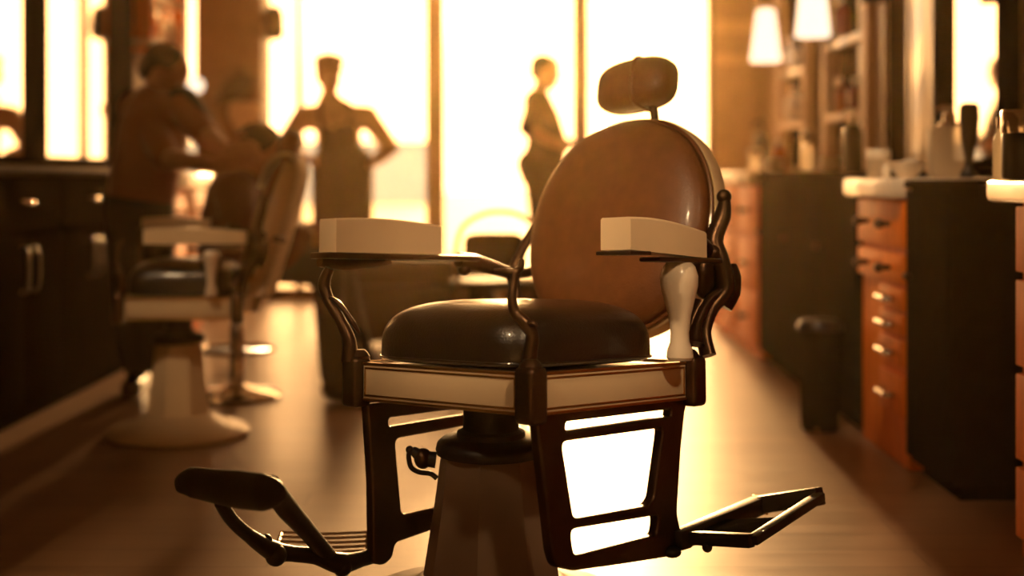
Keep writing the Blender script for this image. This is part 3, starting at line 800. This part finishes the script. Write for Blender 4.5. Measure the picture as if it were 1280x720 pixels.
for n_, (x_, y_, tx, ty, tz, e_) in enumerate(((-1.25, .55, -.04, 2.70, .95, SPOT_L), (.95, .35, .10, 2.65, .70, SPOT_R), (-1.75, 2.1, -1.17, 4.45, .62, SPOT_F), (.1, 3.0, 1.26, 4.36, .72, SPOT_C))):
    # added unseen fill spots that brighten the two chairs and the oak drawers
    r = empty('added_fill_spot', (x_, y_, ZC), 0, ('added fill spotlight left of the camera', 'added fill spotlight right of the camera', 'added fill spotlight over the dark cabinet at left', 'added fill spotlight above the aisle, turned to the bright drawers')[n_], 'lamp', 'added fill spotlights')
    d_ = (Vector((tx, ty, tz))-Vector((x_, y_, ZC-.16))).normalized(); R_ = d_.to_track_quat('Z', 'Y').to_matrix()
    bm = bmnew(); lathe(bm, [(.05, -.001), (.05, -.025), (.012, -.03), (.012, -.15)], seg=24); obj('mount', bm, M['black'], r)
    bm = bmnew(); lathe(bm, [(.02, -.09), (.045, -.08), (.05, .08), (.046, .082), (.040, .03), (.01, .02)], (0, 0, -.16), 28, R_); obj('housing', bm, M['black'], r)
    l = bpy.data.lights.new('spot_beam', 'SPOT'); l.energy = e_; l.color = (1., .66, .34); l.shadow_soft_size = .10; l.spot_size = math.radians((22, 19, 16, 19)[n_]); l.spot_blend = .9
    o = bpy.data.objects.new('spot_beam', l); C.objects.link(o); o.location = Vector((x_, y_, ZC-.16))+d_*.09
    o.rotation_euler = d_.to_track_quat('-Z', 'Y').to_euler()
# on the pier: a dark lamp head at its edge, a cap and a pale towel on a hook
r = empty('wall_lamp', (wpx(335), YW-.10, 2.05), 0, 'dark unlit wall lamp jutting from the pier edge', 'lamp')
bm = bmnew(); boxb(bm, (0, -.04, -.06), (.015, .04, .06), .004); tube(bm, [(.01, 0, 0), (.05, 0, .01), (.07, 0, .02)], .012, 10); obj('bracket', bm, M['black'], r)
bm = bmnew(); lathe(bm, [(.035, .12), (.06, .09), (.075, .03), (.078, -.06), (.07, -.11), (.04, -.13)], (.065, 0, .0), 24); obj('lamp_shade', bm, M['black'], r)
yp = YW-.25
r = empty('coat_hook', ((300-HX)/F*yp, yp, 1.67), 0, 'small dark hook on the brown pier', 'hook')
bm = bmnew(); lathe(bm, [(.03, 0), (.03, .012), (.01, .016)], mtx=Matrix.Rotation(PI/2, 3, 'X'), seg=16); tube(bm, [(0, -.012, 0), (0, -.06, -.02), (0, -.09, 0), (0, -.09, .03)], .010, 10); obj('hook', bm, M['bronze'], r)
r = empty('coat_hook', ((307-HX)/F*yp, yp, 1.47), 0, 'lower dark hook holding the pale towel on the brown pier', 'hook')
bm = bmnew(); lathe(bm, [(.022, 0), (.022, .010), (.008, .014)], mtx=Matrix.Rotation(PI/2, 3, 'X'), seg=16); tube(bm, [(0, -.01, 0), (0, -.05, -.015), (0, -.07, .0), (0, -.07, .02)], .007, 10); obj('hook', bm, M['bronze'], r)
r = empty('flat_cap', ((298-HX)/F*yp, yp-.06, 1.56), 0, 'dark flat cap hanging on the brown pier', 'cap')
bm = bmnew(); ball(bm, (0, 0, 0), (.14, .055, .085), 24, Matrix.Rotation(-.6, 3, 'Y')); obj('crown', bm, M['apron'], r)
bm = bmnew(); ball(bm, (-.12, -.01, -.075), (.075, .05, .02), 20, Matrix.Rotation(-.6, 3, 'Y')); obj('peak', bm, M['apron'], r)
bm = bmnew(); rs = []
for i in range(9):
    t = i/8; wv = (.10, .115, .12, .115, .11, .10, .09, .075, .055)[i]; z = 1.455-.22*t
    ring = []
    for j in range(24):
        a = 2*PI*j/24; ring.append(Vector(((307-HX)/F*yp+.5*wv*2*math.cos(a)*(1+.05*math.sin(5*a+i)), yp-.034+.026*math.sin(a)*(1+.25*math.sin(7*a)), z)))
    rs.append(ring)
rings(bm, rs); tag(obj('hanging_towel', bm, M['towel']), 'pale towel hanging below the flat cap on the pier', 'towel')

# ------------------------------------------------------------------ bench and waiting chair in the middle distance
bx0, bx1, by0, by1 = -1.02, -.08, 6.75, 7.35
r = empty('bench', ((bx0+bx1)/2, (by0+by1)/2, 0), 0, 'dark leather waiting bench behind the front chair', 'bench')
bm = bmnew(); pillow(bm, .47, .30, .075, .3, .2, 64, 16, Matrix.Translation((0, 0, .415))); obj('cushion', bm, M['bench'], r, True, None, 3.)
bm = bmnew(); boxb(bm, (-.46, -.29, .05), (.46, .29, .345), .012); obj('body', bm, M['bench'], r)
for sx in (-1, 1):
    for sy in (-1, 1):
        bm = bmnew(); lathe(bm, [(.02, 0), (.028, .05)], (sx*.42, sy*.25, 0), 14); obj('leg', bm, M['black'], r)
r = empty('bentwood_chair', (-.085, 5.75, 0), .15, 'hoop-backed dark chair behind the front chair', 'chair')
bm = bmnew(); pillow(bm, .19, .19, .022, .4, .7, 48, 12, Matrix.Translation((0, 0, .45))); obj('seat', bm, M['bench'], r)
bm = bmnew(); tube(bm, [(-.17, -.13, .46), (-.185, -.17, .60), (-.16, -.20, .71), (-.08, -.215, .765), (0, -.22, .778), (.08, -.215, .765), (.16, -.20, .71), (.185, -.17, .60), (.17, -.13, .46)], .011, 10); obj('back_hoop', bm, M['frame'], r)
bm = bmnew(); pillow(bm, .135, .02, .085, .4, .5, 40, 14, Matrix.Translation((-.02, -.19, .60))); obj('back_pad', bm, M['bench'], r)
for sx in (-1, 1):
    for sy in (-1, 1):
        bm = bmnew(); tube(bm, [(sx*.14, sy*.14, .44), (sx*.17, sy*.17, .2), (sx*.18, sy*.19, .0)], [.016, .014, .012], 10); obj('leg', bm, M['frame'], r)
bm = bmnew(); tube(bm, [(.155*math.cos(a), .155*math.sin(a), .28) for a in [2*PI*i/32 for i in range(32)]], .008, 8, closed=True); obj('stretcher', bm, M['frame'], r)

# ------------------------------------------------------------------ people
def cap_(bm, p0, r0, p1, r1, seg=14):
    p0, p1 = Vector(p0), Vector(p1); d = p1-p0; L = d.length
    if L < 1e-5: ball(bm, p0, r0); return
    q = d.to_track_quat('Z', 'Y').to_matrix()
    prof = []
    for i in range(1, 6): a = -PI/2+PI/2*i/5; prof.append((r0*math.cos(a)+1e-5, r0*math.sin(a)))
    for i in range(0, 5): a = PI/2*i/5; prof.append((r1*math.cos(a)+1e-5, L+r1*math.sin(a)))
    lathe(bm, prof, p0, seg, q)

def blob(name, caps, balls, voxel, material, parent=None, smooth_it=4):
    bm = bmnew()
    for p0, r0, p1, r1 in caps: cap_(bm, p0, r0, p1, r1)
    for b in balls: ball(bm, b[0], b[1], 20, b[2] if len(b) > 2 else None)
    me = bpy.data.meshes.new(name); bmesh.ops.recalc_face_normals(bm, faces=list(bm.faces)); bm.to_mesh(me); bm.free()
    o = bpy.data.objects.new('tmp', me); C.objects.link(o)
    md = o.modifiers.new('r', 'REMESH'); md.mode = 'VOXEL'; md.voxel_size = voxel
    if smooth_it:
        ms = o.modifiers.new('s', 'SMOOTH'); ms.factor = .5; ms.iterations = smooth_it
    me2 = evalmesh(o); bpy.data.meshes.remove(me)
    if parent:
        inv = parent_inv(parent); me2.transform(inv)
    return link(name, me2, material, parent, True, 3.)

def parent_inv(p):
    return Matrix.Translation(p.location).inverted()

def fingers(h, fdir, side, nrm, curl=.5, s=1.):
    """palm and five separate fingers: h wrist, fdir along the hand, side towards the thumb, nrm palm normal"""
    h, f, sd_, n = Vector(h), Vector(fdir).normalized(), Vector(side).normalized(), Vector(nrm).normalized()
    caps = []
    for k in (-1.5, -.5, .5, 1.5):
        caps.append((h+sd_*.008*k*s, .013*s, h+f*.085*s+sd_*.018*k*s, .011*s))
    for k, L in ((1.5, .072), (.5, .08), (-.5, .075), (-1.5, .058)):
        b = h+f*.09*s+sd_*.0195*k*s
        d1 = (f+n*curl*.5).normalized(); d2 = (f+n*curl*1.6).normalized()
        m_ = b+d1*L*.5*s; e = m_+d2*L*.5*s
        caps += [(b, .0088*s, m_, .0082*s), (m_, .0082*s, e, .0068*s)]
    b = h+f*.025*s+sd_*.026*s; m_ = b+(f*.6+sd_*.8).normalized()*.04*s; e = m_+(f+sd_*.3+n*curl*.5).normalized()*.032*s
    caps += [(h+sd_*.01*s, .014*s, b, .013*s), (b, .012*s, m_, .010*s), (m_, .0098*s, e, .0075*s)]
    return caps

def head_parts(c, face, up=(0, 0, 1), s=1.):
    c, f, u = Vector(c), Vector(face).normalized(), Vector(up).normalized()
    u = (u-f*u.dot(f)).normalized(); l = u.cross(f)
    R = Matrix((f, l, u)).transposed()
    at = lambda a, b, d: c+(f*a+l*b+u*d)*s
    balls = [(c+u*.02*s, (.098*s, .077*s, .098*s), R), (at(.03, 0, -.045), (.062*s, .056*s, .07*s), R), (at(.075, 0, -.085), (.022*s, .026*s, .02*s), R),
             (at(.098, 0, -.01), (.012*s, .011*s, .024*s), R), (at(.11, 0, -.024), (.012*s, .015*s, .011*s), R), (at(.085, 0, .02), (.014*s, .055*s, .012*s), R),
             (at(.094, 0, -.058), (.010*s, .024*s, .007*s), R), (at(.093, 0, -.068), (.010*s, .021*s, .007*s), R),
             (at(0, .079, -.01), (.022*s, .010*s, .032*s), R), (at(0, -.079, -.01), (.022*s, .010*s, .032*s), R)]
    return balls, at, R

def person_eyes(root, at):
    for sgn in (-1, 1):
        bm = bmnew(); ball(bm, at(.083, sgn*.031, .002)-root.location, .012); obj('eye', bm, M['white'], root)

VX = .0075
# 1: standing man, hands on hips, cap and apron
D1 = 8.6
q = lambda x, y, dd=0.: P(x, y, D1+dd)
floor_pt = Vector(((428-HX)/F*D1, D1, 0))
hb, at1, R1 = head_parts(q(411, 98), (.55, -.83, -.05), s=.98)
caps = [(q(412, 125), .055, q(411, 108), .052), (q(412, 128), .06, q(420, 150), .115)]
caps += [(q(384, 147), .062, q(458, 147), .062), (q(422, 150), .125, q(424, 185), .125), (q(424, 185), .125, q(427, 222), .14), (q(427, 222), .14, q(428, 240), .145)]
legs1 = [(q(414, 240), .085, q(411, 318, .03), .058), (q(411, 318, .03), .056, Vector((q(410, 0).x, D1+.03, .10)), .042), (q(443, 240), .085, q(447, 318, -.03), .058), (q(447, 318, -.03), .056, Vector((q(449, 0).x, D1-.03, .10)), .042)]
feet1 = [(Vector((q(410, 0).x, D1+.05, .045)), .042, Vector((q(404, 0).x, D1-.13, .035)), .034), (Vector((q(449, 0).x, D1-.01, .045)), .042, Vector((q(455, 0).x, D1-.19, .035)), .034)]
armL = [(q(378, 146), .056, q(349, 188, -.05), .045), (q(349, 188, -.05), .044, q(388, 200, -.12), .030)]
armR = [(q(460, 146), .056, q(488, 184, -.05), .045), (q(488, 184, -.05), .044, q(462, 207, -.10), .030)]
handL = fingers(q(390, 200, -.12), (.9, -.25, -.35), (0.2, .2, .9), (.2, .9, 0), .5)
handR = fingers(q(460, 208, -.10), (-.9, -.25, -.35), (-.2, .2, .9), (-.2, .9, 0), .5)
p1 = blob('person', caps+legs1+feet1+armL+armR+handL+handR, hb, VX, M['skin'])
tag(p1, 'person with hands on hips in a cap and dark apron by the window', 'person', 'people in the shop')
G_ = .012
def grow(cs, g): return [(a, r+g, b, s+g) for a, r, b, s in cs]
blob('trousers', grow(legs1, .018)+[(q(427, 222), .15, q(428, 243), .155)], [], .014, M['trousers'], p1)
blob('shirt', grow(caps[1:], .024)+grow(armL, .014)[:1]+grow(armR, .014)[:1]+[(q(349, 188, -.05), .057, q(372, 195, -.09), .048), (q(488, 184, -.05), .057, q(474, 197, -.08), .048)], [], .012, M['shirt'], p1)
blob('shoe', grow(feet1[:1], .012), [], .010, M['shoe'], p1); blob('shoe', grow(feet1[1:], .012), [], .010, M['shoe'], p1)
# apron: bib, skirt and two straps, wrapped round the body front
ap = [(q(411, 165, -.10), .055, q(411, 210, -.10), .075), (q(436, 165, -.10), .055, q(438, 210, -.10), .075), (q(412, 205, -.045), .125, q(412, 285, -.03), .118), (q(444, 205, -.045), .125, q(444, 285, -.03), .118), (q(428, 200, -.06), .12, q(428, 286, -.05), .125)]
blob('apron', ap+[(q(424, 160, -.105), .05, q(424, 210, -.10), .07), (q(400, 130, -.06), .020, q(404, 172, -.145), .020), (q(436, 130, -.06), .020, q(434, 172, -.145), .020), (q(400, 130, -.06), .02, q(404, 124, .06), .02), (q(436, 130, -.06), .02, q(424, 124, .06), .02)], [], .012, M['apron'], p1)
blob('hair', [], [(at1(-.03, 0, .02), (.082, .080, .082), R1)], .010, M['hair'], p1)
cp = blob('cap', [(at1(-.01, 0, .07), .094, at1(-.01, 0, .085), .094)], [(at1(.0, 0, .125), (.115, .105, .045), R1), (at1(.11, 0, .055), (.07, .075, .012), R1)], .009, M['cap'], p1)
person_eyes(p1, at1)

# 2: person seen from the side, facing right
D2 = 8.7
q = lambda x, y, dd=0.: P(x, y, D2+dd)
hb, at2, R2 = head_parts(q(681, 90), (.95, -.05, -.25), s=1.0)
caps = [(q(672, 122), .055, q(679, 103), .052), (q(672, 128), .085, q(677, 150), .115), (q(677, 150), .115, q(685, 182), .125), (q(685, 182), .125, q(676, 210), .14), (q(670, 128, -.12), .05, q(670, 128, .12), .05)]
legs2 = [(q(674, 218, -.08), .092, q(680, 310, -.08), .06), (q(680, 310, -.08), .058, Vector((q(674, 0).x, D2-.08, .10)), .042), (q(677, 218, .08), .092, q(687, 310, .08), .06), (q(687, 310, .08), .058, Vector((q(682, 0).x, D2+.08, .10)), .042)]
feet2 = [(Vector((q(672, 0).x, D2-.08, .045)), .042, Vector((q(672, 0).x+.16, D2-.09, .034)), .034), (Vector((q(680, 0).x, D2+.08, .045)), .042, Vector((q(680, 0).x+.16, D2+.09, .034)), .034)]
arm2 = [(q(669, 130, -.17), .052, q(659, 160, -.20), .044), (q(659, 160, -.20), .043, q(690, 178, -.17), .030), (q(669, 130, .17), .052, q(664, 160, .20), .044), (q(664, 160, .20), .043, q(693, 176, .16), .030)]
hd = fingers(q(692, 179, -.17), (.8, .5, -.15), (0, -.1, 1), (0, 1, 0), .6)+fingers(q(695, 177, .16), (.8, -.5, -.15), (0, .1, 1), (0, -1, 0), .6)
p2 = blob('person', caps+legs2+feet2+arm2+hd, hb, VX, M['skin'])
tag(p2, 'person in profile facing right, standing in the middle of the window', 'person', 'people in the shop')
blob('trousers', grow(legs2, .016)+[(q(677, 206), .15, q(676, 214), .15)], [(q(662, 206), (.09, .13, .10))], .014, M['trousers'], p2)
blob('shirt', grow(caps[1:], .014)+grow(arm2[::2], .014), [], .012, M['apron'], p2)
blob('shoe', grow(feet2[:1], .012), [], .010, M['shoe'], p2); blob('shoe', grow(feet2[1:], .012), [], .010, M['shoe'], p2)
blob('hair', [], [(at2(-.022, 0, .035), (.092, .084, .085), R2), (at2(-.05, 0, -.01), (.055, .075, .06), R2)], .010, M['hair'], p2)
person_eyes(p2, at2)

# 3: barber leaning over the client
D3 = 5.55
q = lambda x, y, dd=0.: P(x, y, D3+dd)
hb, at3, R3 = head_parts(q(204, 92), (.80, .05, -.6), (.5, 0, .85), s=1.05)
caps = [(q(196, 125), .058, q(202, 106), .054), (q(190, 128), .07, q(192, 165), .13), (q(172, 136, .05), .07, q(222, 134, -.05), .07), (q(192, 165), .14, q(182, 215), .130), (q(182, 215), .130, q(174, 262), .14)]
legs3 = [(q(162, 265), .088, q(164, 385, -.05), .06), (q(164, 385, -.05), .058, Vector((q(170, 0).x, D3+.02, .10)), .042), (q(188, 265), .088, q(198, 385, -.05), .06), (q(198, 385, -.05), .058, Vector((q(206, 0).x, D3, .10)), .042)]
feet3 = [(Vector((q(170, 0).x, D3+.04, .045)), .042, Vector((q(176, 0).x, D3-.14, .034)), .034), (Vector((q(206, 0).x, D3+.02, .045)), .042, Vector((q(216, 0).x, D3-.15, .034)), .034)]
arm3 = [(q(228, 132, -.08), .060, q(256, 168, -.18), .046), (q(256, 168, -.18), .045, q(282, 186, -.36), .031), (q(178, 140, -.02), .060, q(208, 198, -.20), .046), (q(208, 198, -.20), .045, q(262, 206, -.48), .031)]
hd = fingers(q(284, 188, -.38), (.85, -.45, .1), (0.1, .2, .9), (.3, -.2, -.9), .5)+fingers(q(265, 206, -.50), (.95, -.2, .12), (0, .1, .9), (.2, .9, 0), .5)
p3 = blob('person', caps+legs3+feet3+arm3+hd, hb, VX, M['skin'])
tag(p3, 'person in rust shirt and dark vest bending over the client at left', 'person', 'people in the shop')
blob('trousers', grow(legs3, .016)+[(q(177, 245), .145, q(175, 266), .15)], [], .014, M['trousers'], p3)
blob('shirt', grow(caps[1:4], .014)+grow(arm3[::2], .014)+[(q(182, 210), .145, q(178, 240), .15)], [], .012, M['rust'], p3)
blob('vest', [(q(228, 130, -.07), .078, q(247, 155, -.14), .066)], [], .012, M['darkcloth'], p3)
blob('shoe', grow(feet3[:1], .012), [], .010, M['shoe'], p3); blob('shoe', grow(feet3[1:], .012), [], .010, M['shoe'], p3)
blob('hair', [], [(at3(-.02, 0, .04), (.10, .088, .088), R3), (at3(-.05, 0, -.01), (.06, .078, .065), R3)], .010, M['hair'], p3)
person_eyes(p3, at3)

# 4: client on a stool, facing right, under a cape
SX, SY = -1.16, 5.40
r = empty('stool', (SX, SY, 0), 0, 'black round stool under the caped client', 'stool')
bm = bmnew(); pillow(bm, .17, .17, .035, .5, 1., 40, 12, Matrix.Translation((0, 0, .475))); obj('seat', bm, M['leather'], r)
bm = bmnew(); lathe(bm, [(.185, 0), (.19, .012), (.16, .03), (.06, .045), (.032, .06), (.03, .30), (.022, .31), (.022, .445)], seg=32); obj('stand', bm, M['chrome'], r)
bm = bmnew(); tube(bm, [(.15*math.cos(a), .15*math.sin(a), .20) for a in [2*PI*i/32 for i in range(32)]], .010, 8, closed=True); tube(bm, [(-.15, 0, .2), (.15, 0, .2)], .008, 8); obj('foot_ring', bm, M['chrome'], r)
w4 = lambda x, z, dy=0.: Vector((SX+x, SY+dy, z))
hb, at4, R4 = head_parts(w4(.10, 1.03), (.95, -.15, -.30), (.3, 0, 1), s=.96)
caps = [(w4(.05, .90), .052, w4(.085, .975), .05), (w4(.02, .865, -.14), .055, w4(.02, .865, .14), .055), (w4(.01, .83), .11, w4(-.01, .69), .12), (w4(-.01, .68), .125, w4(0, .615), .125)]
legs4 = []; feet4 = []
for s_ in (-1, 1):
    legs4 += [(w4(.02, .59, s_*.08), .082, w4(.40, .57+.02*s_, s_*.11), .058), (w4(.40, .57+.02*s_, s_*.11), .056, w4(.47+.05*s_, .12, s_*.11), .042)]
    feet4 += [(w4(.47+.05*s_, .055, s_*.11), .040, w4(.64+.05*s_, .04, s_*.12), .033)]
arm4 = []; hd = []
for s_ in (-1, 1):
    arm4 += [(w4(.02, .86, s_*.16), .048, w4(.07, .66, s_*.20), .040), (w4(.07, .66, s_*.20), .039, w4(.28, .68, s_*.12), .028)]
    hd += fingers(w4(.29, .682, s_*.115), (.9, -.4*s_, -.1), (0, -.3*s_, .9), (0, -s_, -.2), .6, .95)
p4 = blob('person', caps+legs4+feet4+arm4+hd, hb, VX, M['skin'])
tag(p4, 'seated client under a dark red cape beside the barber', 'person', 'people in the shop')
blob('trousers', grow(legs4, .014), [], .014, M['jeans'], p4)
blob('shoe', grow(feet4[:1], .012), [], .010, M['shoe'], p4); blob('shoe', grow(feet4[1:], .012), [], .010, M['shoe'], p4)
blob('cape', grow(caps[1:], .035)+grow(arm4, .03)+[(w4(.22, .69, -.12), .06, w4(.22, .69, .12), .06), (w4(.0, .66, -.12), .13, w4(.22, .62, -.12), .09), (w4(.0, .66, .12), .13, w4(.22, .62, .12), .09), (w4(.04, .78), .13, w4(.18, .70), .10)], [], .014, M['cape'], p4)
blob('hair', [], [(at4(-.02, 0, .04), (.102, .088, .088), R4), (at4(-.055, 0, -.01), (.06, .078, .07), R4)], .010, M['hair'], p4)
person_eyes(p4, at4)

# ------------------------------------------------------------------ towel over the side chair
bpy.context.view_layer.update()
def towel_on(chair):
    m = chair.matrix_world
    rc = math.radians(20)
    BM = Matrix.Translation((-.02, .352, .796)) @ Matrix.Rotation(-rc, 4, 'X')
    top = .292
    prof = [(-.078, .12), (-.078, .20), (-.055, .262), (0, .290), (.05, .286), (.085, .24), (.090, .12), (.092, -.02), (.092, -.16), (.092, -.26)]
    bm = bmnew(); N = 14
    g = []
    for y, z in prof:
        g.append([m @ (BM @ Vector((-.17+.34*j/N, y+.006*math.sin(j*1.3)*(1 if y > 0 else -1), z+.006*math.sin(j*.7)))) for j in range(N+1)])
    vs = [[bm.verts.new(p) for p in row] for row in g]
    for i in range(len(vs)-1):
        for j in range(N): bm.faces.new((vs[i][j], vs[i][j+1], vs[i+1][j+1], vs[i+1][j]))
    o = obj('draped_towel', bm, M['towel'], None, True, None, 3.)
    md = o.modifiers.new('t', 'SOLIDIFY'); md.thickness = .010; md.offset = 0
    ms = o.modifiers.new('s', 'SUBSURF'); ms.levels = 1; ms.render_levels = 1
    return o
tag(towel_on(c2), 'white towel draped over the back of the empty barber chair at left', 'towel')

# ------------------------------------------------------------------ haze volume added to stand in for veiling lens glare
def haze_mat():
    m = bpy.data.materials.new('glare_haze'); m.use_nodes = True
    nt = m.node_tree; nt.nodes.remove(nt.nodes['Principled BSDF'])
    v = nd(nt, 'ShaderNodeVolumeScatter', Density=HAZE_D, Anisotropy=HAZE_G); v.inputs['Color'].default_value = (1., .66, .34, 1)
    nt.links.new(v.outputs[0], nt.nodes['Material Output'].inputs['Volume'])
    return m
bm = bmnew(); boxb(bm, (XL-.06, YB-.06, -.04), (XR+.06, YW+.06, ZC+.04))
hz = obj('haze', bm, haze_mat(), None, False)
tag(hz, 'added haze filling the whole room, standing in for lens glare', 'haze', kind='stuff')

# window daylight: sampling portals lying in the glass openings
for x0, x1 in ((335, 544), (544, 726), (726, 890), (228, 255)):
    a, b = wpx(x0), wpx(x1)
    l = bpy.data.lights.new('window_daylight', 'AREA'); l.shape = 'RECTANGLE'; l.size = b-a; l.size_y = 2.5
    l.cycles.is_portal = True
    o = bpy.data.objects.new('window_daylight', l); C.objects.link(o)
    o.location = ((a+b)/2, YW+.09, 1.3); o.rotation_euler = (-PI/2, 0, 0)
